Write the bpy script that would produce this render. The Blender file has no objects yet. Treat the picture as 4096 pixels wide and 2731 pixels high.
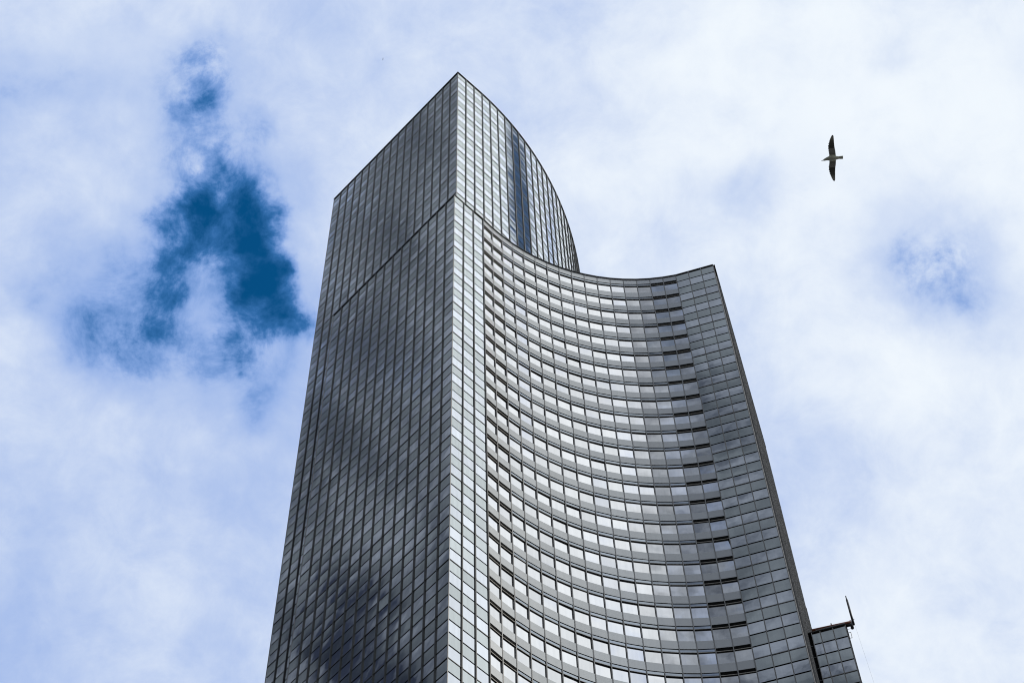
import bpy, bmesh, math, random
from mathutils import Vector, Matrix
random.seed(7)
C = bpy.context.scene
COL = C.collection
S = 1.524                      # width of one curtain-wall module, metres
EYE = Vector((0, 0, 1.6))

# ------------------------------------------------------------------ camera
ELEV, ROLL, FPX = 1.10542, -0.040581, 8585.316
fw = Vector((0, math.cos(ELEV), math.sin(ELEV)))
rt = Vector((1, 0, 0)); up = rt.cross(fw)
rt2 = rt*math.cos(ROLL) + up*math.sin(ROLL)
up2 = -rt*math.sin(ROLL) + up*math.cos(ROLL)
cd = bpy.data.cameras.new("camera")
cd.sensor_width = 36.0; cd.lens = FPX/4096*36
cd.clip_start = 0.1; cd.clip_end = 60000
cam = bpy.data.objects.new("camera", cd); COL.objects.link(cam)
cam.matrix_world = Matrix((
    (rt2.x, up2.x, -fw.x, EYE.x), (rt2.y, up2.y, -fw.y, EYE.y),
    (rt2.z, up2.z, -fw.z, EYE.z), (0, 0, 0, 1)))
C.camera = cam

def project(P):
    v = Vector(P) - EYE; d = v.dot(fw)
    return 2048 + FPX*v.dot(rt2)/d, 1365.5 - FPX*v.dot(up2)/d
def ray(px, py):
    return (fw*FPX + rt2*(px-2048) - up2*(py-1365.5)).normalized()

# ------------------------------------------------------------------ sky and sun
SUN_AZ, SUN_EL = math.radians(2), math.radians(40)       # azimuth from +X towards +Y
sun_dir = Vector((math.cos(SUN_EL)*math.cos(SUN_AZ), math.cos(SUN_EL)*math.sin(SUN_AZ), math.sin(SUN_EL)))
W = bpy.data.worlds.new("World"); C.world = W; W.use_nodes = True
nt = W.node_tree; N = nt.nodes; L = nt.links; N.clear()
def node(t, **k):
    n = N.new(t)
    for a, b in k.items(): setattr(n, a, b)
    return n
def mth(op, a, b=None, c=None, clamp=False):
    n = node('ShaderNodeMath', operation=op, use_clamp=clamp)
    for i, v in enumerate((a, b, c)):
        if v is None: continue
        if isinstance(v, (int, float)): n.inputs[i].default_value = v
        else: L.new(v, n.inputs[i])
    return n.outputs[0]
def vmth(op, a, b=None, scale=None):
    n = node('ShaderNodeVectorMath', operation=op)
    for i, v in enumerate((a, b)):
        if v is None: continue
        if isinstance(v, (tuple, Vector)): n.inputs[i].default_value = tuple(v)
        else: L.new(v, n.inputs[i])
    if scale is not None: n.inputs['Scale'].default_value = scale
    return n
def noise(vec, scale, detail=6, rough=0.55, off=(0, 0, 0), dist=0.0):
    n = node('ShaderNodeTexNoise'); n.inputs['Scale'].default_value = scale
    n.inputs['Detail'].default_value = detail; n.inputs['Roughness'].default_value = rough
    n.inputs['Distortion'].default_value = dist
    L.new(vmth('ADD', vec, off).outputs[0], n.inputs['Vector']); return n
def sstep(v, a, b):
    n = node('ShaderNodeMapRange', interpolation_type='SMOOTHSTEP')
    L.new(v, n.inputs[0]); n.inputs[1].default_value = a; n.inputs[2].default_value = b
    return n.outputs[0]
def mixc(f, a, b):
    n = node('ShaderNodeMix', data_type='RGBA')
    if isinstance(f, float): n.inputs[0].default_value = f
    else: L.new(f, n.inputs[0])
    for i, v in ((6, a), (7, b)):
        if isinstance(v, tuple): n.inputs[i].default_value = (*v, 1)
        else: L.new(v, n.inputs[i])
    return n.outputs[2]
tc = node('ShaderNodeTexCoord'); D = tc.outputs['Generated']
sky = node('ShaderNodeTexSky'); sky.sky_type = 'NISHITA'; sky.sun_disc = False
sky.sun_elevation = SUN_EL; sky.sun_rotation = math.pi/2 - SUN_AZ
sky.air_density = 1.0; sky.dust_density = 0.1; sky.ozone_density = 2.5
# openings in the cloud: directions (as seen from the street), angular radius, strength
GAPS = []
def gap(px, py, r, s):
    d = ray(px, py); GAPS.append((d, r/FPX, s))
VX = 1.0838
for x, y, r, s in ((740,700,78,.95),(830,590,72,.75),(665,790,80,.7),(800,850,105,.95),(930,790,110,1),(1000,850,85,.8),
                   (960,950,105,1),(1000,1060,105,1),(1015,1160,105,1),(930,1245,85,.95),(1085,1180,60,.7),(870,1290,55,.7),
                   (700,920,85,.7),(620,950,70,.65),(650,1070,70,.7),(570,845,65,.5),(740,700,90,.5),(780,760,90,.4),(725,290,115,.28),(760,170,90,.18),
                   (850,250,100,.28),(700,370,70,.35),(450,1335,120,.12),(570,1300,110,.22),(630,1200,90,.3),(340,1220,120,.25),
                   (760,1310,85,.35),(920,1500,95,.3),(1080,1380,90,.22),(1150,1230,70,.3),(265,960,80,.28),(130,1080,70,.3),
                   (0,320,80,.2),(250,300,130,.15),(950,450,55,.28),(1190,170,90,.15),(900,660,80,.25),(600,560,110,.12)):
    gap(x*VX, y*VX, r*VX*1.35, s*.68)
for x, y, r, s in ((880,1080,600,.40),(860,900,420,.24),(420,1180,340,.26),(560,1440,340,.22),(800,330,360,.30),(820,560,260,.2),(1000,1560,260,.26),(1150,1300,220,.16),
                   (140,1120,260,.12),(100,330,450,.1),(450,150,400,.14),(520,620,300,.08),(0,360,220,.2),(320,340,320,.12),(1010,640,230,.16),(1250,180,260,.1),(130,2150,330,.12),(30,2500,300,.12),
                   (1230,2250,260,.08)):
    gap(x, y, r, s)
for x, y, r, s in ((1575,1090,220,.26),(1520,1220,160,.14),(1700,1180,170,.14),(1930,1300,220,.08),(800,850,130,.32),(620,930,150,.06),(1420,240,80,.22),
                   (1980,170,120,.16),(1060,690,140,.1),(1430,860,100,.08),(1980,1400,200,.12),(300,650,200,.08)):
    gap(2300+x*.8926, y*.8926, r*1.7, s*1.0)
for d, r, s in (((.05,-.8,.6),.18,.7),((-.1,-.47,.877),.03,.4),((.10,-.40,.91),.02,.35),
                ((.6,.62,.5),.12,.7),((-.75,.35,.55),.16,.7),((.2,.8,.56),.1,.4),((.55,-.65,.52),.1,.5)):
    GAPS.append((Vector(d).normalized(), r, s))
nA = noise(D, 11, 5, .55); nB = noise(D, 48, 5, .6, (3, 1, 7)); 
dA = vmth('SCALE', vmth('SUBTRACT', nA.outputs['Color'], (.5, .5, .5)).outputs[0], scale=.036)
dB = vmth('SCALE', vmth('SUBTRACT', nB.outputs['Color'], (.5, .5, .5)).outputs[0], scale=.022)
Dd = vmth('ADD', vmth('ADD', D, dA.outputs[0]).outputs[0], dB.outputs[0]).outputs[0]
tot = None
for d, r, s in GAPS:
    ds = vmth('DISTANCE', Dd, d).outputs['Value']
    mr = node('ShaderNodeMapRange', interpolation_type='SMOOTHSTEP')
    L.new(ds, mr.inputs[0]); mr.inputs[1].default_value = r*1.3; mr.inputs[2].default_value = 0.0
    mr.inputs[3].default_value = 0; mr.inputs[4].default_value = s
    tot = mr.outputs[0] if tot is None else mth('ADD', tot, mr.outputs[0])
tot = mth('MINIMUM', mth('MULTIPLY', tot, 1.0), 1.7)
nG = noise(D, 15, 6, .6, (2, 8, 5), .3)
nF = noise(D, 34, 10, .68, (9, 2, 4), .35)
fb = mth('ADD', mth('MULTIPLY_ADD', nF.outputs[0], 2.5, -1.25), mth('MULTIPLY_ADD', nG.outputs[0], 2.6, -1.3))
nH = noise(D, 90, 8, .7, (5, 5, 1), .6)
fb = mth('ADD', fb, mth('MULTIPLY_ADD', nH.outputs[0], .5, -.25))
hole = mth('MULTIPLY_ADD', fb, sstep(tot, .20, .80), mth('MULTIPLY', tot, 1.0))

# body of the cloud deck: soft light and grey parts, brighter towards the veiled sun
n1 = noise(D, 5.2, 6, .52, (1.3, 4.1, .2), .2); n2 = noise(D, 17, 7, .55, (6, 2.2, 8), .3)
lum = mth('ADD', mth('MULTIPLY_ADD', n1.outputs[0], 1.25, -.20), mth('ADD', mth('MULTIPLY', n2.outputs[0], .55), mth('MULTIPLY_ADD', nF.outputs[0], .42, -.235)))
sd = vmth('DOT_PRODUCT', D, sun_dir).outputs['Value']
lum = mth('MULTIPLY_ADD', sd, .95, mth('ADD', lum, -.62))
cl = mixc(sstep(lum, .16, .97), (.38, .51, .83), (.88, .94, 1.0))
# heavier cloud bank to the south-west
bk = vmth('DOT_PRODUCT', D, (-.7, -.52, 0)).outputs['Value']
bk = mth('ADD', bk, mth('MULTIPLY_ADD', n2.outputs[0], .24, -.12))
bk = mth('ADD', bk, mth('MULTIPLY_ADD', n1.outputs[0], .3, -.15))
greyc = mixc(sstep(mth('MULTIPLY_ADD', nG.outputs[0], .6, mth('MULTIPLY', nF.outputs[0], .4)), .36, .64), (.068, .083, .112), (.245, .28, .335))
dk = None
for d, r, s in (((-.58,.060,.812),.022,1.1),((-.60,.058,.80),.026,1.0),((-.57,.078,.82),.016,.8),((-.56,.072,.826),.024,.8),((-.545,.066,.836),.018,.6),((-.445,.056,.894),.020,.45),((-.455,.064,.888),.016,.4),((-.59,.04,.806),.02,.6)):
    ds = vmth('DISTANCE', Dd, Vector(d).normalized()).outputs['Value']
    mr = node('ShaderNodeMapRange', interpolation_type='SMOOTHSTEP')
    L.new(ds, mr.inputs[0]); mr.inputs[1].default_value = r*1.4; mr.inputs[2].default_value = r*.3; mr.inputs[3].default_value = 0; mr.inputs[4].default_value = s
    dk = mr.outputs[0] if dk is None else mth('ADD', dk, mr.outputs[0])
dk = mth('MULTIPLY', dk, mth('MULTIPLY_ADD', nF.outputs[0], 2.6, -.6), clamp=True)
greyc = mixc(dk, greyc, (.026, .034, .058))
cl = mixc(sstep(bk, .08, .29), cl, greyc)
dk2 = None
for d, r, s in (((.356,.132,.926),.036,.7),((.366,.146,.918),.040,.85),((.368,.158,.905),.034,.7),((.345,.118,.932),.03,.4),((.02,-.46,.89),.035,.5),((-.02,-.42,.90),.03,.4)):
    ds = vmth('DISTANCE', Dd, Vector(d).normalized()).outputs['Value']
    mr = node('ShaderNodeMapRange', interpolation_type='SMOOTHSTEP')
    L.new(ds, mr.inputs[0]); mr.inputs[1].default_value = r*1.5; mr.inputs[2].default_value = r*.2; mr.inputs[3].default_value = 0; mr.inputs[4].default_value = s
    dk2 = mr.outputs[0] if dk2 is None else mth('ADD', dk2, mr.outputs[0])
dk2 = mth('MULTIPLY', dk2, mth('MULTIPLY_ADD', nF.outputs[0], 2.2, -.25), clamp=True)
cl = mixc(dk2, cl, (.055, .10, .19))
hz = node('ShaderNodeSeparateXYZ'); L.new(D, hz.inputs[0])
cl10 = vmth('SCALE', cl, scale=10.0).outputs[0]
blue = vmth('MULTIPLY', sky.outputs[0], (.03, .62, .95)).outputs[0]
thin = vmth('SCALE', mixc(.5, (.27, .42, .79), (.27, .42, .79)), scale=10.0).outputs[0]
veil = mth('MULTIPLY', sstep(hole, 0, .70), mth('SUBTRACT', 1.0, mth('MULTIPLY', sstep(bk, .1, .25), .6)))
mid = vmth('SCALE', mixc(.5, (.05, .19, .49), (.05, .19, .49)), scale=10.0).outputs[0]
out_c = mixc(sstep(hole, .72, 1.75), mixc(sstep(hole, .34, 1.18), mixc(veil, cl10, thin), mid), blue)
bg = node('ShaderNodeBackground'); bg.inputs['Strength'].default_value = 0.1
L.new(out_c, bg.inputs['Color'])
wo = node('ShaderNodeOutputWorld'); L.new(bg.outputs[0], wo.inputs[0])

sl = bpy.data.lights.new("sun", 'SUN'); sl.energy = 1.5; sl.angle = math.radians(12); sl.color = (1, .96, .9)
so = bpy.data.objects.new("sun", sl); COL.objects.link(so)
so.rotation_euler = (-sun_dir).to_track_quat('-Z', 'Y').to_euler()
C.view_settings.view_transform = 'Standard'; C.view_settings.look = 'None'
C.view_settings.exposure = 0.0; C.view_settings.gamma = 1.0; C.view_settings.use_curve_mapping = False
C.cycles.use_denoising = True; C.cycles.filter_width = 1.1
C.cycles.max_bounces = 5; C.cycles.glossy_bounces = 3; C.cycles.diffuse_bounces = 3

# ------------------------------------------------------------------ materials
def new_mat(name):
    m = bpy.data.materials.new(name); m.use_nodes = True
    return m, m.node_tree, m.node_tree.nodes['Principled BSDF']
def plain(name, col, rough=.5, metal=0.0, var=.12, scale=2.0, bump=0.0):
    m, t, b = new_mat(name)
    g = t.nodes.new('ShaderNodeNewGeometry'); n = t.nodes.new('ShaderNodeTexNoise')
    n.inputs['Scale'].default_value = scale; n.inputs['Detail'].default_value = 6
    t.links.new(g.outputs['Position'], n.inputs['Vector'])
    r = t.nodes.new('ShaderNodeMapRange'); r.inputs[3].default_value = 1-var; r.inputs[4].default_value = 1+var
    r.inputs[1].default_value = .3; r.inputs[2].default_value = .7
    t.links.new(n.outputs[0], r.inputs[0])
    x = t.nodes.new('ShaderNodeVectorMath'); x.operation = 'SCALE'; x.inputs[0].default_value = col
    t.links.new(r.outputs[0], x.inputs['Scale']); t.links.new(x.outputs[0], b.inputs['Base Color'])
    b.inputs['Roughness'].default_value = rough; b.inputs['Metallic'].default_value = metal
    if bump:
        bp = t.nodes.new('ShaderNodeBump'); bp.inputs['Distance'].default_value = bump
        t.links.new(n.outputs[0], bp.inputs['Height']); t.links.new(bp.outputs[0], b.inputs['Normal'])
    return m
def glass(name, tint, wave, rough, base=(.02, .025, .03), refl=.8):
    """coated reflective glass: a mirror coat over a dark room, each sheet slightly bowed"""
    m, t, b = new_mat(name)
    T = t.nodes; K = t.links
    g = T.new('ShaderNodeNewGeometry'); oi = T.new('ShaderNodeObjectInfo')
    off = T.new('ShaderNodeVectorMath'); off.operation = 'SCALE'; off.inputs['Scale'].default_value = 3.0
    co = T.new('ShaderNodeCombineXYZ'); K.new(oi.outputs['Random'], co.inputs[0]); K.new(oi.outputs['Random'], co.inputs[2])
    K.new(co.outputs[0], off.inputs[0])
    ad = T.new('ShaderNodeVectorMath'); ad.operation = 'ADD'
    K.new(g.outputs['Position'], ad.inputs[0]); K.new(off.outputs[0], ad.inputs[1])
    n = T.new('ShaderNodeTexNoise'); n.inputs['Scale'].default_value = .55; n.inputs['Detail'].default_value = 2
    K.new(ad.outputs[0], n.inputs['Vector'])
    bp = T.new('ShaderNodeBump'); bp.inputs['Distance'].default_value = wave
    K.new(n.outputs[0], bp.inputs['Height'])
    rv = T.new('ShaderNodeMapRange'); rv.inputs[3].default_value = .88; rv.inputs[4].default_value = 1.08
    K.new(oi.outputs['Random'], rv.inputs[0])
    cs = T.new('ShaderNodeVectorMath'); cs.operation = 'SCALE'; cs.inputs[0].default_value = tint
    # rain streaks and dust: long thin vertical marks
    sm = T.new('ShaderNodeVectorMath'); sm.operation = 'MULTIPLY'; sm.inputs[1].default_value = (2.2, 2.2, .16)
    K.new(g.outputs['Position'], sm.inputs[0])
    sn = T.new('ShaderNodeTexNoise'); sn.inputs['Scale'].default_value = 1.6; sn.inputs['Detail'].default_value = 5
    K.new(sm.outputs[0], sn.inputs['Vector'])
    sr = T.new('ShaderNodeMapRange'); sr.inputs[1].default_value = .3; sr.inputs[2].default_value = .7; sr.inputs[3].default_value = .94; sr.inputs[4].default_value = 1.03
    K.new(sn.outputs[0], sr.inputs[0])
    pr = T.new('ShaderNodeMath'); pr.operation = 'MULTIPLY'; K.new(rv.outputs[0], pr.inputs[0]); K.new(sr.outputs[0], pr.inputs[1])
    K.new(pr.outputs[0], cs.inputs['Scale'])
    gl = T.new('ShaderNodeBsdfGlossy'); gl.inputs['Roughness'].default_value = rough
    K.new(cs.outputs[0], gl.inputs['Color']); K.new(bp.outputs[0], gl.inputs['Normal'])
    df = T.new('ShaderNodeBsdfDiffuse'); df.inputs['Color'].default_value = (*base, 1)
    mx = T.new('ShaderNodeMixShader'); mx.inputs[0].default_value = refl
    K.new(df.outputs[0], mx.inputs[1]); K.new(gl.outputs[0], mx.inputs[2])
    K.new(mx.outputs[0], T['Material Output'].inputs[0])
    return m
M = {
 'glass': glass('window_glass', (.95, .965, .99), .004, .02, refl=.90),
 'spandrel': glass('spandrel_glass', (.78, .81, .785), .006, .06, base=(.06, .062, .06), refl=.84),
 'ribbon': glass('ribbon_glass', (.96, .94, .92), .003, .02, refl=.93),
 'strip': glass('strip_glass', (.52, .56, .60), .004, .05, refl=.8),
 'metal': plain('bronze_grey_mullion', (.062, .058, .048), .45, .35, .1, 3),
 'light_metal': plain('light_grey_mullion', (.27, .26, .24), .45, .3, .1, 3),
 'gasket_and_shade': plain('dark_recess_and_shade', (.012, .012, .012), .8, 0, .2),  # dark joints and backing, also the painted shade on soffits
 'granite': glass('frosted_stone', (.72, .72, .70), .002, .22, base=(.56, .55, .515), refl=.42),
 'ledge': plain('ledge_metal', (.50, .46, .38), .5, .1, .08, 4),
 'louvre': plain('louvre_metal', (.03, .03, .028), .6, .2, .1, 3),
 'cap': plain('parapet_metal', (.045, .045, .042), .5, .3, .1, 3),
 'endwall': plain('end_wall_panel', (.17, .165, .155), .6, .1, .25, 1.5, .01),
 'trim': plain('corner_trim', (.40, .38, .35), .45, .3, .1, 3),
 'copper': plain('oxide_red_pipe', (.34, .12, .07), .6, .1, .2, 5),
 'black': plain('dark_steel', (.03, .03, .03), .5, .4, .2, 5),
 'steel': plain('galvanised_steel', (.38, .38, .37), .45, .5, .1, 5),
 'roof': plain('roof_gravel', (.22, .21, .2), .95, 0, .2, 8, .01),
 'asphalt': plain('asphalt', (.05, .05, .052), .9, 0, .3, 1.2, .01),
}

# ------------------------------------------------------------------ helpers
def mesh(name, V, F, mat, smooth=False):
    me = bpy.data.meshes.new(name); me.from_pydata(V, [], F)
    if isinstance(mat, (list, tuple)):
        for m in mat: me.materials.append(m)
    else: me.materials.append(mat)
    if smooth:
        for p in me.polygons: p.use_smooth = True
    me.update(); return me
def obj(name, me, parent=None, mw=None, **props):
    o = bpy.data.objects.new(name, me); COL.objects.link(o)
    if parent is not None: o.parent = parent
    if mw is not None: o.matrix_local = mw
    for k, v in props.items(): o[k] = v
    return o
BF = [(0,1,2,3)[::-1], (4,5,6,7), (0,1,5,4), (1,2,6,5), (2,3,7,6), (3,0,4,7)]
def box(x0, x1, y0, y1, z0, z1):
    return [(x0,y0,z0),(x1,y0,z0),(x1,y1,z0),(x0,y1,z0),(x0,y0,z1),(x1,y0,z1),(x1,y1,z1),(x0,y1,z1)]
class Bag:
    def __init__(s): s.V = []; s.F = []
    def add(s, V, F=BF, mw=None):
        k = len(s.V)
        s.V += [tuple(mw @ Vector(v)) for v in V] if mw is not None else list(V)
        s.F += [tuple(i+k for i in f) for f in F]
    def box(s, *a, mw=None): s.add(box(*a), BF, mw)
    def tube(s, a, b, r0, r1=None, n=10):
        a, b = Vector(a), Vector(b); r1 = r0 if r1 is None else r1
        z = (b-a).normalized(); x = z.orthogonal().normalized(); y = z.cross(x)
        V = [tuple(p + (x*math.cos(t)+y*math.sin(t))*r) for p, r in ((a, r0), (b, r1)) for t in [2*math.pi*i/n for i in range(n)]]
        F = [(i, (i+1) % n, n+(i+1) % n, n+i) for i in range(n)] + [tuple(range(n))[::-1], tuple(range(n, 2*n))]
        s.add(V, F)
    def make(s, name, mat, smooth=False): return mesh(name, s.V, s.F, mat, smooth)

# ------------------------------------------------------------------ plan of the skyscraper (module units, from the survey of the photo)
H = 4.664303                   # two storeys in modules
aL = 2.364235; aR = aL - math.pi/2; aE = -0.254055
Ct = (-3.9236, 63.273921); Zf = 151.161262
E0 = (12.922466, 70.768218)
B0 = (-3.915351, 65.449294); Zb = 184.990358
W0 = 0.947
def dirv(a): return (math.cos(a), math.sin(a))
def step(p, a, l): return (p[0]+math.cos(a)*l, p[1]+math.sin(a)*l)
Lpts = [Ct] + [step(Ct, aL, W0+i) for i in range(14)]             # corner -> far left end
Rpts = [Ct] + [step(Ct, aR, W0+i) for i in range(3)]
def arc_points(p0, p1, turn, n):
    """n equal chords from p0 to p1 turning by `turn` in all"""
    dx, dy = p1[0]-p0[0], p1[1]-p0[1]; c = math.hypot(dx, dy); a0 = math.atan2(dy, dx)
    st = turn/n
    out = [p0]; q = p0; head = a0 - turn/2 + st/2
    lens = c/sum(math.cos(head + st*i - a0) for i in range(n))
    for i in range(n):
        q = step(q, head + st*i, lens); out.append(q)
    return out
Apts = arc_points(Rpts[3], E0, -(aR-aE)+0.0, 16)
Epts = [E0] + [step(E0, aE, 1.0*i) for i in (1, 2, 3)]
aW = aE + math.pi/2            # end wall runs back from here
Wpts = [Epts[3]] + [step(Epts[3], aW, i) for i in range(1, 18)]
Blpts = [B0] + [step(B0, aL, i) for i in range(1, 18)]
Brpts = [B0]; q = B0
for i in range(27):
    a = aR + math.radians(max(0, i-2)*1.83); q = step(q, a, 1.0); Brpts.append(q)
def w3(p, z): return Vector((p[0]*S, p[1]*S, z*S + EYE.z))

ROOT = bpy.data.objects.new("skyscraper", None); COL.objects.link(ROOT)
base = w3(Ct, 0); base.z = 0
ROOT.location = base
ROOT['label'] = "tall grey glass office tower with a concave curved front and a higher block behind"
ROOT['category'] = "skyscraper"
def part(name, me, mw=None, **k):
    o = bpy.data.objects.new(name, me); COL.objects.link(o); o.parent = ROOT
    m = Matrix.Translation(-base) @ (mw if mw is not None else Matrix.Identity(4))
    o.matrix_basis = m
    for a, b in k.items(): o[a] = b
    return o

def frame(pl, pr, z):
    """local axes of one bay: x along the wall (left to right from outside), y into the building, z up"""
    a = w3(pl, z); u = Vector((pr[0]-pl[0], pr[1]-pl[1], 0)).normalized()
    y = Vector((-u.y, u.x, 0))
    return Matrix(((u.x, y.x, 0, a.x), (u.y, y.y, 0, a.y), (0, 0, 1, a.z), (0, 0, 0, 1)))

F2 = H/2*S                      # storey height (m)
PH = H/4*S                      # panel height
CAP = .10                       # thickness of parapet coping

cand = {}                       # kind -> list of (area, mesh key, matrix, hidden)
def want(kind, key, mw, w, h, visible=True):
    pts = [mw @ Vector(v) for v in ((0,0,0),(w,0,0),(w,0,h),(0,0,h))]
    pp = [project(p) for p in pts]
    cx = sum(p[0] for p in pp)/4; cy = sum(p[1] for p in pp)/4
    if not (-350 < cx < 4450 and -350 < cy < 2731+330): return
    inside = 0 <= cx <= 4096 and 0 <= cy <= 2731
    a = 0
    for i in range(4):
        x0, y0 = pp[i]; x1, y1 = pp[(i+1) % 4]; a += x0*y1-x1*y0
    cand.setdefault(kind, []).append((abs(a)/2 if (visible and inside) else 0, key, mw))
MESH = {}
def pmesh(key, fn):
    if key not in MESH: MESH[key] = fn()
    return MESH[key]
def tilt(mw, s=.0022):
    return mw @ Matrix.Rotation(random.gauss(0, s), 4, 'X') @ Matrix.Rotation(random.gauss(0, s), 4, 'Z')

def pane_mesh(name, w, h, mat, g=.03, th=.05, gz=.10):
    """a sheet with a slightly cushioned face"""
    V = []; n = 4
    xs = [g + (w-2*g)*i/n for i in range(n+1)]; zs = [gz + (h-2*gz)*i/n for i in range(n+1)]
    for j in range(n+1):
        for i in range(n+1):
            bow = -.0008-.003*math.sin(math.pi*i/n)*math.sin(math.pi*j/n)
            V.append((xs[i], bow, zs[j]))
    F = [(j*(n+1)+i, j*(n+1)+i+1, (j+1)*(n+1)+i+1, (j+1)*(n+1)+i) for j in range(n) for i in range(n)]
    k = len(V)
    # rim faces have vertices of their own so that the face keeps its own normals
    V += box(xs[0], xs[n], 0, th, zs[0], zs[n])
    F += [tuple(k+i for i in f) for q, f in enumerate(BF) if q not in (2,)]
    me = mesh(name, V, F, [mat, M['gasket_and_shade']])
    for p in me.polygons[:n*n]: p.use_smooth = True
    for p in me.polygons[n*n:]: p.material_index = 1
    return me

def flat_bays(pts, ztop, rows, row_from=0, vis=True, first_vis=0):
    """pts ordered left to right"""
    for b in range(len(pts)-1):
        pl, pr = pts[b], pts[b+1]
        w = math.hypot(pr[0]-pl[0], pr[1]-pl[1])*S
        for r in range(row_from, rows):
            mw = frame(pl, pr, ztop - (r+1)*H/4)
            kind = 'spandrel_panel' if r % 2 == 0 else 'window_pane'
            key = (kind, round(w, 3))
            v = vis(b, r) if callable(vis) else vis
            want(kind, key, tilt(mw), w, PH, v)
def visible_rows(p, ztop, margin=2400):
    r = 0
    while True:
        x, y = project(w3(p, ztop - r*H/4))
        if y > 2731+300 or r > 130: return r
        r += 1
mull_n = 0
def mullion(p, angle, ztop, rows, w=.105, out=.10, dep=.09, mat='metal', name='mullion'):
    a = w3(p, ztop); u = dirv(angle); y = (-u[1], u[0])
    mw = Matrix(((u[0], y[0], 0, a.x), (u[1], y[1], 0, a.y), (0, 0, 1, a.z), (0, 0, 0, 1)))
    B = Bag(); z0 = -rows*PH
    B.box(-w/2, w/2, -out, dep, z0, .0)
    # splice sleeves every two storeys
    z = -H*S
    while z > z0:
        B.box(-w/2-.012, w/2+.012, -out-.012, 0.01, z-.09, z+.09); z -= H*S
    part(name, B.make(name, M[mat]), mw)
def bars(pts, ztop, rows, row_from=0, out=.04, th=.09, mat='metal'):
    """the heavier rail between every second storey, one bar per bay line"""
    k = 1
    while k*4 <= rows:
        if k*4 >= row_from:
            B = Bag()
            for i in range(len(pts)-1):
                mw = frame(pts[i], pts[i+1], ztop - k*H)
                w = (Vector(pts[i+1])-Vector(pts[i])).length*S
                B.box(.03, w-.03, -out, .05, -th/2, th/2, mw=mw)
            part('floor_rail', B.make('floor_rail', M[mat]))
        k += 1
def closed_prism(pts, z0, z1, mat, name):
    """pts counter-clockwise or clockwise plan ring in modules"""
    n = len(pts)
    V = [tuple(w3(p, z0)) for p in pts] + [tuple(w3(p, z1)) for p in pts]
    F = [(i, (i+1) % n, n+(i+1) % n, n+i) for i in range(n)] + [tuple(range(n))[::-1], tuple(range(n, 2*n))]
    me = mesh(name, V, F, mat)
    bm = bmesh.new(); bm.from_mesh(me); bmesh.ops.recalc_face_normals(bm, faces=bm.faces); bm.to_mesh(me); bm.free()
    return part(name, me)
def inset(pts, d, closed=False):
    """offset an open left-to-right chain into the building by d (modules)"""
    out = []
    n = len(pts)
    for i in range(n):
        def nrm(a, b):
            l = math.hypot(b[0]-a[0], b[1]-a[1]); return (-(b[1]-a[1])/l, (b[0]-a[0])/l)
        if i == 0: nx = nrm(pts[0], pts[1]); s = 1
        elif i == n-1: nx = nrm(pts[-2], pts[-1]); s = 1
        else:
            a = nrm(pts[i-1], pts[i]); b = nrm(pts[i], pts[i+1]); nx = (a[0]+b[0], a[1]+b[1])
            l = math.hypot(*nx); nx = (nx[0]/l, nx[1]/l); s = 1/max(.3, nx[0]*a[0]+nx[1]*a[1])
        out.append((pts[i][0]+nx[0]*d*s, pts[i][1]+nx[1]*d*s))
    return out
def coping(pts, ztop, name, out=.11, h=CAP, dep=.6, mat='cap'):
    o = inset(pts, -out/S); i = inset(pts, dep/S)
    n = len(pts); V = []
    for ring, z in ((o, 0), (i, 0), (i, h), (o, h)):
        V += [tuple(w3(p, ztop) + Vector((0, 0, z+.004))) for p in ring]
    F = []
    for k in range(n-1):
        for a in range(4):
            b = (a+1) % 4
            F.append((a*n+k, b*n+k, b*n+k+1, a*n+k+1))
    F += [(0, n, 2*n, 3*n), (n-1, 2*n-1, 3*n-1, 4*n-1)]
    me = mesh(name, V, F, M[mat])
    bm = bmesh.new(); bm.from_mesh(me); bmesh.ops.recalc_face_normals(bm, faces=bm.faces); bm.to_mesh(me); bm.free()
    part(name, me)

LF = Lpts[::-1]                 # left to right
front_chain = LF + Rpts[1:] + Apts[1:] + Epts[1:] + Wpts[1:]
# ---- bodies (dark structure behind the cladding)
BACK = .11/S
fc = inset(front_chain, BACK)
arc_a, arc_b = len(LF)+2, len(LF)+2+16
fc2 = inset(front_chain, .22/S)
ring = fc[:arc_a+1] + fc2[arc_a+1:arc_b] + fc[arc_b:]
back_l = step(Lpts[-1], aR, 14.0)
closed_prism(ring + [back_l], -1.0, Zf-.02, M['gasket_and_shade'], 'front_block_core')
rear_chain = Blpts[::-1] + Brpts[1:]
rc = inset(rear_chain, BACK)
closed_prism(rc + [step(Blpts[-1], aR, 16)], -1.0, Zb-.02, M['gasket_and_shade'], 'rear_block_core')

# ---- flat walls of the front block
rowsL = max(visible_rows(Lpts[0], Zf), visible_rows(Lpts[-1], Zf))
rowsR = visible_rows(Rpts[2], Zf); rowsE = visible_rows(Epts[1], Zf)
flat_bays(LF, Zf, rowsL); flat_bays(Rpts, Zf, rowsR); flat_bays(Epts, Zf, rowsE)
for i, p in enumerate(Lpts):
    if i == 0: continue
    if i < 14: mullion(p, aL+math.pi, Zf, rowsL)
for p in Rpts[1:3]: mullion(p, aR, Zf, rowsR)
mullion(Rpts[3], aR, Zf, rowsR)
for p in Epts[1:3]: mullion(p, aE, Zf, rowsE, w=.10, out=.10, mat='light_metal')
bars(LF, Zf, rowsL); bars(Rpts, Zf, rowsR); bars(Epts, Zf, rowsE, out=.05, mat='light_metal')
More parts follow.
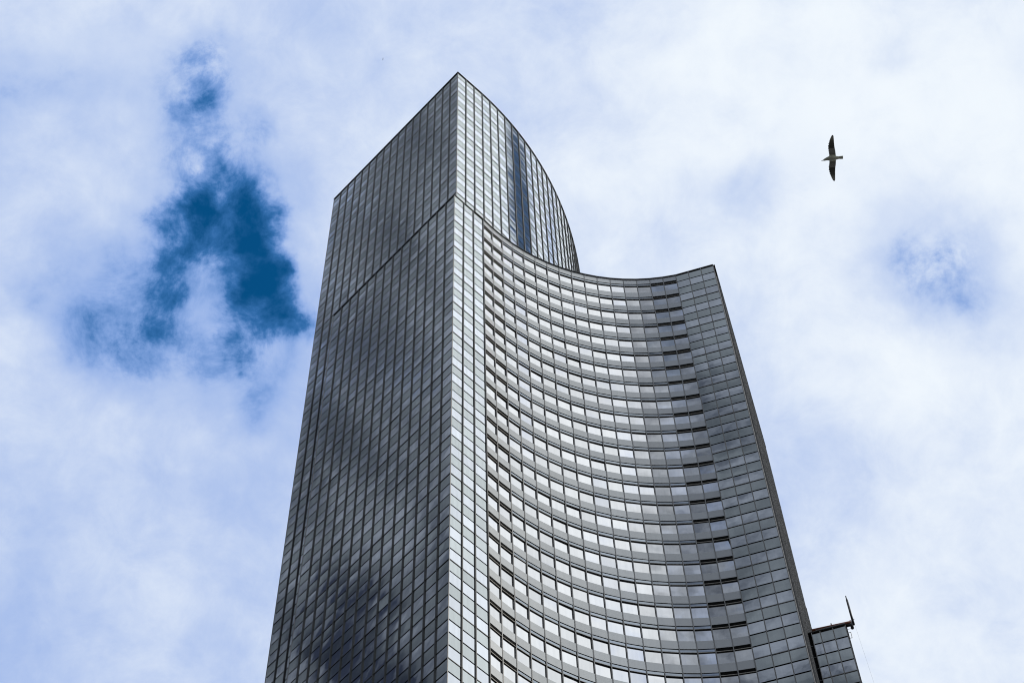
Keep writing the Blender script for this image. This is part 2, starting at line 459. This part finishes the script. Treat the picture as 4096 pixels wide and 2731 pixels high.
# corner trims
def corner(p, ztop, rows, a1, a2, r=.07, mat='trim'):
    u = Vector((math.cos(a1), math.sin(a1), 0)); v = Vector((math.cos(a2), math.sin(a2), 0))
    c = w3(p, ztop); z = Vector((0, 0, -rows*PH)); e = .02
    o = -(u+v)*e
    A = [o, o+u*r, o+u*r+v*.05, o+u*.05+v*.05, o+u*.05+v*r, o+v*r]
    V = [tuple(c+a) for a in A] + [tuple(c+a+z) for a in A]
    F = [(i, (i+1) % 6, 6+(i+1) % 6, 6+i) for i in range(6)] + [tuple(range(6)), tuple(range(6, 12))[::-1]]
    me = mesh('corner_trim', V, F, M[mat])
    bm = bmesh.new(); bm.from_mesh(me); bmesh.ops.recalc_face_normals(bm, faces=bm.faces); bm.to_mesh(me); bm.free()
    part('corner_trim', me)
corner(Ct, Zf, rowsL, aL, aR)
corner(Epts[3], Zf, rowsE, aE+math.pi, aW, r=.09)
corner(Lpts[-1], Zf, rowsL, aL+math.pi, aR, r=.09)

# ---- curved front: stone spandrel, narrow light, ledge, recessed window
floors = int(math.ceil(max(visible_rows(p, Zf) for p in Apts)/2))
chord = math.hypot(Apts[1][0]-Apts[0][0], Apts[1][1]-Apts[0][1])*S
Y1, Y2 = .05, .10
for b in range(16):
    pl, pr = Apts[b], Apts[b+1]
    for f in range(floors):
        zt = Zf - f*H/2
        mw = frame(pl, pr, zt)
        want('stone_spandrel', 'stone', mw @ Matrix.Translation((0, 0, -.34*F2)), chord, .34*F2)
        lou = b in (0, 1, 14, 15)
        if lou: want('louvre', 'louvre', mw @ Matrix.Translation((0, 0, -.47*F2)), chord, .13*F2)
        else: want('transom_light', 'light', tilt(mw @ Matrix.Translation((0, Y1, -.47*F2)), .003), chord, .13*F2)
        want('ribbon_window', 'ribbon', tilt(mw @ Matrix.Translation((0, Y2, -1.02*F2)), .0055), chord, .53*F2)
for f in range(floors):
    B = Bag(); K = Bag(); zt = Zf - f*H/2
    for b in range(16):
        mw = frame(Apts[b], Apts[b+1], zt)
        B.box(.03, chord-.03, .004, .03, -.490*F2, -.472*F2, mw=mw)
        K.box(.03, chord-.03, .03, Y2+.03, -.492*F2, -.472*F2, mw=mw)  # near-black box behind the lip: soffit shade put into the colour
    part('window_ledge', B.make('window_ledge', M['ledge'])); part('ledge_soffit_shade', K.make('ledge_soffit_shade', M['gasket_and_shade']))
for b in range(1, 16):
    a = math.atan2(Apts[b+1][1]-Apts[b-1][1], Apts[b+1][0]-Apts[b-1][0])
    B = Bag(); z0 = -floors*F2
    B.box(-.045, .045, -.035, .015, z0, 0)
    B.box(-.018, .018, .015, Y2+.06, z0, -.01)
    p = w3(Apts[b], Zf); u = dirv(a)
    part('curved_wall_mullion', B.make('curved_wall_mullion', M['light_metal']),
         Matrix(((u[0], -u[1], 0, p.x), (u[1], u[0], 0, p.y), (0, 0, 1, p.z), (0, 0, 0, 1))))
mullion(Apts[16], aE, Zf, rowsE, w=.09, out=.05, dep=.12, mat='light_metal')

# ---- end wall of the front block (seen along its face)
rowsW = visible_rows(Wpts[0], Zf)
B = Bag()
for i in range(17):
    for r in range(0, rowsW):
        mw = frame(Wpts[i], Wpts[i+1], Zf-(r+1)*H/4)
        B.box(.03, S-.03, 0, .05, .03, PH-.03, mw=mw)
part('end_wall_panels', B.make('end_wall_panels', M['endwall']), kind='stuff')
for i in range(1, 18): mullion(Wpts[i], aW, Zf, rowsW, w=.14, out=.17, mat='endwall')

# ---- rear block
rowsB = visible_rows(B0, Zb)
hide_front = (Zb-Zf)/(H/4)
rows_b_front = int(hide_front) + 14
ncol = len(Blpts)-1
BL = Blpts[::-1]
far_rows = visible_rows(BL[0], Zb)
split = 5
flat_bays(BL[:split+1], Zb, far_rows, vis=lambda b, r: b < 4 or r < 40)
flat_bays(BL[split:], Zb, rows_b_front, vis=lambda b, r: r < 30+(12-b)*1.2)
def vis_r(b, r): return b < 20 and r < 29 + b*.5
flat_bays(Brpts, Zb, rows_b_front + 8, vis=vis_r)
for i, p in enumerate(BL[:-1]):
    if i == 0: continue
    mullion(p, aL+math.pi, Zb, far_rows if i <= split else rows_b_front)
for i, p in enumerate(Brpts[1:-1]):
    a = aR + math.radians(max(0, i-1.5)*1.83); mullion(p, a, Zb, rows_b_front+8)
bars(BL[split:], Zb, rows_b_front); bars(BL[:split+1], Zb, far_rows); bars(Brpts, Zb, rows_b_front+8)
corner(B0, Zb, rows_b_front+8, aL, aR)
corner(BL[0], Zb, far_rows, aL+math.pi, aR, r=.09)

# ---- copings and roofs
coping(LF + Rpts[1:], Zf, 'parapet_coping', out=.075)
coping(Rpts[2:] + Apts[1:], Zf, 'parapet_coping', out=.12, h=CAP-.01, dep=.5)
coping(Apts[15:] + Epts[1:], Zf, 'parapet_coping', h=CAP+.01, dep=.55)
coping(Wpts, Zf, 'parapet_coping', out=.20, h=CAP-.02)
coping(rear_chain, Zb, 'parapet_coping')

# ---- low wing at the right
WL = .79555; LZ = 108.395
LA = 5.3486
def lowp(out, al=LA):
    q = step(Epts[3], aW, al); return step(q, aE, out)
lcols = [.30, .847, .847+WL, .847+2*WL]
LP = [lowp(x) for x in lcols]
lrows = visible_rows(LP[-1], LZ)
closed_prism([lowp(.02, LA+.25), lowp(.30, LA+.25), lowp(.30, LA+.07), lowp(lcols[-1]-.05, LA+.07), lowp(lcols[-1]-.05, LA+9), lowp(.02, LA+9)], -1, LZ-.02, M['gasket_and_shade'], 'low_wing_core')
flat_bays(LP, LZ, lrows)
for p in LP[1:3]: mullion(p, aE, LZ, lrows, w=.10, out=.09, mat='light_metal')
mullion(lowp(.33), aE, LZ, lrows, w=.07, out=.12, mat='steel')
bars(LP, LZ, lrows, out=.05, mat='light_metal')
sidew = [lowp(lcols[-1], LA+i*1.0) for i in range(10)]
B = Bag()
for i in range(9):
    for r in range(lrows):
        B.box(.03, S-.03, 0, .05, .03, PH-.03, mw=frame(sidew[i], sidew[i+1], LZ-(r+1)*H/4))
part('end_wall_panels', B.make('end_wall_panels', M['endwall']), kind='stuff')
for p in sidew[1:]: mullion(p, aW, LZ, lrows, w=.1, out=.09, mat='endwall')
corner(LP[-1], LZ, lrows, aE+math.pi, aW, r=.09, mat='light_metal')
# rails bridging the dark gap between the wing and the end wall
for r in range(1, lrows):
    B = Bag(); B.box(0, .26*S, .1, .16, -.03, .03, mw=frame(lowp(.02), lowp(.30), LZ-r*H/4))
    part('gap_rail', B.make('gap_rail', M['light_metal']))
coping([lowp(.10)] + LP, LZ, 'parapet_coping', out=.14, h=.10, dep=.5)
coping([lowp(.6), LP[-1]], LZ+.18/S, 'parapet_coping', out=.10, h=.05, dep=.05, mat='steel')
coping(sidew, LZ, 'parapet_coping', out=.10, h=.11)

# ---- place the cladding: the 300 largest of each kind as single parts, the rest joined
def key_mesh(key):
    if isinstance(key, tuple):
        kind, w = key
        return pmesh(key, lambda: pane_mesh(kind, w, PH, M['glass' if kind == 'window_pane' else 'spandrel']))
    if key == 'stone':
        def f():
            me = mesh('stone_spandrel', box(.010, chord-.010, 0, .16, 0, .34*F2), BF, [M['granite'], M['gasket_and_shade']])
            me.polygons[0].material_index = 1  # underside painted near-black to stand for its shade
            return me
        return pmesh(key, f)
    if key == 'light': return pmesh(key, lambda: pane_mesh('transom_light', chord, .13*F2, M['strip'], g=.02, gz=.02))
    if key == 'ribbon': return pmesh(key, lambda: pane_mesh('ribbon_window', chord, .53*F2, M['ribbon'], g=.02, gz=.02))
    if key == 'louvre':
        def f():
            B = Bag()
            for i in range(4):
                z = .13*F2*(i+.25)/4; c = chord-.03
                B.add([(.03,.03,z),(c,.03,z),(c,.15,z+.07),(.03,.15,z+.07),(.03,.03,z+.012),(c,.03,z+.012),(c,.15,z+.082),(.03,.15,z+.082)])
            return B.make('louvre', M['louvre'])
        return pmesh(key, f)
REST = {'window_pane': 'small_window_panes', 'spandrel_panel': 'small_spandrel_panels', 'stone_spandrel': 'upper_stone_spandrels',
        'ribbon_window': 'upper_ribbon_windows', 'transom_light': 'upper_transom_lights', 'louvre': 'upper_louvres'}
for kind, lst in cand.items():
    lst.sort(key=lambda t: -t[0])
    for a, key, mw in lst[:300]: part(kind, key_mesh(key), mw)
    rest = lst[300:]
    if rest:
        V = []; F = []; sm = []; mi = []
        for a, key, mw in rest:
            me = key_mesh(key); k = len(V)
            V += [tuple(mw @ v.co) for v in me.vertices]
            F += [tuple(i+k for i in p.vertices) for p in me.polygons]
            sm += [p.use_smooth for p in me.polygons]; mi += [p.material_index for p in me.polygons]
        me = mesh(REST[kind], V, F, list(key_mesh(rest[0][1]).materials))
        me.polygons.foreach_set('material_index', mi)
        me.polygons.foreach_set('use_smooth', sm)
        part(REST[kind], me, kind='stuff')

# ------------------------------------------------------------------ ground
g = 9000
obj('ground', mesh('ground', [(-g,-g,0),(g,-g,0),(g,g,0),(-g,g,0)], [(0,1,2,3)], M['asphalt']), kind='structure')

# ------------------------------------------------------------------ rooftop things on the low wing
def thing(name, loc, label, cat, **k):
    o = bpy.data.objects.new(name, None); COL.objects.link(o); o.location = loc
    o['label'] = label; o['category'] = cat
    for a, b in k.items(): o[a] = b
    return o
def kid(root, name, B, mat, smooth=False):
    o = bpy.data.objects.new(name, B.make(name, M[mat], smooth)); COL.objects.link(o); o.parent = root
    o.matrix_basis = Matrix.Translation(-Vector(root.location)); return o
LB = LA + .12
def lp3(out, z, al=LB): return w3(lowp(out, al), z)
t = thing('roof_davit', lp3(.45, LZ), "red-brown davit arm on the low roof edge with a dark mast at its outer end", 'davit')
B = Bag(); B.tube(lp3(.40, LZ+.27, LA-.04), lp3(2.80, LZ+.20, LA+.02), .12); kid(t, 'arm', B, 'copper', True)
B = Bag()
for x in (.5, 1.3, 2.2): B.box(-.06, .06, -.06, .06, 0, .2, mw=Matrix.Translation(lp3(x, LZ+.04)))
kid(t, 'bracket', B, 'black')
B = Bag(); B.tube(lp3(2.35, LZ+.07), lp3(2.84, LZ+.07), .15, .17, 12); kid(t, 'sleeve', B, 'black', True)
B = Bag(); B.tube(lp3(2.80, LZ-.33), lp3(2.80, LZ+.30), .15, .15, 12); kid(t, 'swivel_head', B, 'black', True)
B = Bag(); B.tube(lp3(2.93, LZ+.0), lp3(2.93, LZ+2.72), .11, .09); B.tube(lp3(2.93, LZ+2.72), lp3(2.93, LZ+3.12), .06, .05); kid(t, 'mast', B, 'black', True)
B = Bag(); B.tube(lp3(2.99, LZ+.0), lp3(2.985, LZ+2.70), .03); kid(t, 'conduit', B, 'steel', True)
B = Bag(); B.tube(lp3(2.78, LZ+.50), lp3(3.06, LZ+.54), .025); B.tube(lp3(2.78, LZ+.50), lp3(2.77, LZ+.56), .025); kid(t, 'cleat', B, 'copper')
B = Bag(); B.tube(lp3(2.50, LZ-.33), lp3(2.80, LZ-.30), .015); kid(t, 'stay', B, 'steel')
t2 = thing('hanging_cable', lp3(2.99, LZ), "thin dark cable hanging from the davit's mast beside the low wing", 'cable')
B = Bag(); a = lp3(2.99, LZ-.02)
B.tube(a, a + Vector((.5, -.2, -22)), .005, .005, 5); kid(t2, 'strand', B, 'black')
t = thing('roof_beacon', lp3(1.62, LZ), "small dark beacon standing in the middle of the low wing's roof edge", 'beacon')
B = Bag(); B.tube(lp3(1.62, LZ+.1), lp3(1.62, LZ+.62), .035); B.tube(lp3(1.62, LZ+.60), lp3(1.62, LZ+.68), .06); kid(t, 'stem', B, 'black')
B = Bag(); B.tube(lp3(1.62, LZ+.16), lp3(1.62, LZ+.30), .12, .10, 8); B.tube(lp3(1.52, LZ+.26), lp3(1.72, LZ+.27), .05); kid(t, 'lamp_housing', B, 'black')
t = thing('whip_antenna', lp3(.36, LZ), "thin upright dark pole rising from the low wing's roof close against the tall end wall", 'antenna')
B = Bag(); B.tube(lp3(.40, LZ+.1), lp3(.40, LZ+2.95), .04, .03); kid(t, 'pole', B, 'black')
B = Bag(); B.tube(lp3(.30, LZ+.55), lp3(.50, LZ+.6), .02); kid(t, 'clamp', B, 'black')
# wall hoop is fixed to the wing
B = Bag()
h4 = [lp3(2.47, LZ-.70, LA+.1), lp3(2.64, LZ-.72, LA+.1), lp3(2.63, LZ-1.28, LA+.1), lp3(2.47, LZ-1.28, LA+.1)]
for i in range(3): B.tube(h4[i], h4[i+1], .028, None, 6)
part('wall_hoop', B.make('wall_hoop', M['light_metal']))

# ------------------------------------------------------------------ gulls
def gull_mat():
    m, t, b = new_mat('gull_plumage')
    T, K = t.nodes, t.links
    tcn = T.new('ShaderNodeTexCoord'); sx = T.new('ShaderNodeSeparateXYZ'); K.new(tcn.outputs['Object'], sx.inputs[0])
    ab = T.new('ShaderNodeMath'); ab.operation = 'ABSOLUTE'; K.new(sx.outputs[1], ab.inputs[0])
    ns = T.new('ShaderNodeTexNoise'); ns.inputs['Scale'].default_value = 22; K.new(tcn.outputs['Object'], ns.inputs[0])
    ad = T.new('ShaderNodeMath'); ad.operation = 'MULTIPLY_ADD'; K.new(ns.outputs[0], ad.inputs[0]); ad.inputs[1].default_value = .03; K.new(ab.outputs[0], ad.inputs[2])
    cr = T.new('ShaderNodeValToRGB'); cr.color_ramp.elements[0].color = (.82, .80, .58, 1); cr.color_ramp.elements[0].position = .10
    cr.color_ramp.elements[1].color = (.34, .33, .27, 1); cr.color_ramp.elements[1].position = .13
    for p, c in ((.20, (.5, .48, .4, 1)), (.29, (.55, .53, .45, 1)), (.31, (.14, .135, .11, 1)), (.50, (.24, .23, .19, 1)), (.57, (.5, .48, .38, 1)), (.64, (.8, .76, .6, 1)), (.67, (.14, .13, .11, 1))):
        e = cr.color_ramp.elements.new(p); e.color = c
    K.new(ad.outputs[0], cr.inputs[0])
    K.new(cr.outputs[0], b.inputs['Base Color']); b.inputs['Roughness'].default_value = .8
    return m
def build_gull():
    """gull in level flight; local +X forward, +Y left wing, +Z up"""
    bm = bmesh.new()
    prof = [(.275,.006),(.255,.022),(.225,.034),(.19,.040),(.15,.050),(.09,.066),(.02,.076),(-.05,.070),(-.12,.052),(-.18,.040),(-.24,.046),(-.30,.050)]
    rings = []
    n = 14
    for x, r in prof:
        fl = 1.0 if x > -.14 else max(.22, 1+(x+.14)*5.2)
        dy = -.045*max(0, (x-.12)/.15)**1.2
        rings.append([bm.verts.new((x, dy + r*math.cos(2*math.pi*i/n), r*.95*fl*math.sin(2*math.pi*i/n))) for i in range(n)])
    for a, b in zip(rings, rings[1:]):
        for i in range(n): bm.faces.new((a[i], a[(i+1) % n], b[(i+1) % n], b[i]))
    bm.faces.new(rings[0][::-1]); bm.faces.new(rings[-1])
    for s in (1, -1):
        W_ = [(.03,.10,-.10,0),(.12,.102,-.094,.02),(.20,.112,-.090,.035),(.27,.122,-.078,.045),(.34,.122,-.068,.045),(.42,.110,-.060,.038),
              (.50,.088,-.055,.028),(.57,.062,-.050,.016),(.63,.035,-.045,.004),(.665,.012,-.035,-.002),(.68,-.008,-.026,-.004)]
        rr = []
        for y, xl, xt, z in W_:
            if s < 0: xl -= .012*y/.6; xt -= .02*y/.6
            c = xl-xt; th = .10*c*(1-.5*y/.7)
            th = max(th, .012); sec = [(xl, 0), (xl-.22*c, th*.5), (xl-.6*c, th*.5), (xt, .006), (xt, -.006), (xl-.5*c, -th*.5)]
            rr.append([bm.verts.new((x, s*y, z+zz)) for x, zz in sec])
        for a, b in zip(rr, rr[1:]):
            for i in range(6): bm.faces.new((a[i], a[(i+1) % 6], b[(i+1) % 6], b[i]))
        bm.faces.new(rr[0][::-1]); bm.faces.new(rr[-1])
    bmesh.ops.recalc_face_normals(bm, faces=bm.faces)
    me = bpy.data.meshes.new('gull_body'); bm.to_mesh(me); bm.free()
    me.materials.append(M['gull'])
    return me
M['gull'] = gull_mat()
M['beak'] = plain('beak', (.30, .22, .08), .5)
gm = build_gull()
def gull(dist, direction, rot, label, scale=1.0):
    o = bpy.data.objects.new('gull', gm); COL.objects.link(o)
    md = o.modifiers.new('weld_body', 'REMESH'); md.mode = 'VOXEL'; md.voxel_size = .0055; md.use_smooth_shade = True
    o.location = EYE + Vector(direction).normalized()*dist
    o.rotation_euler = rot; o.scale = (scale,)*3
    o['label'] = label; o['category'] = 'gull'; o['group'] = 'gulls in the sky'
    B = Bag(); B.tube((.262, -.040, 0), (.325, -.062, -.006), .013, .004, 8)
    b = bpy.data.objects.new('beak', B.make('beak', M['beak'], True)); COL.objects.link(b); b.parent = o
    return o
gull(62, ray(3330, 633), (math.radians(6), math.radians(0), math.radians(178)), "gull gliding with wings stretched out against the clouds right of the tower")
gull(950, ray(1531.8, 237), (math.radians(35), 0, math.radians(190)), "tiny far-off dark gull high in the clouds above the tower's left shoulder")
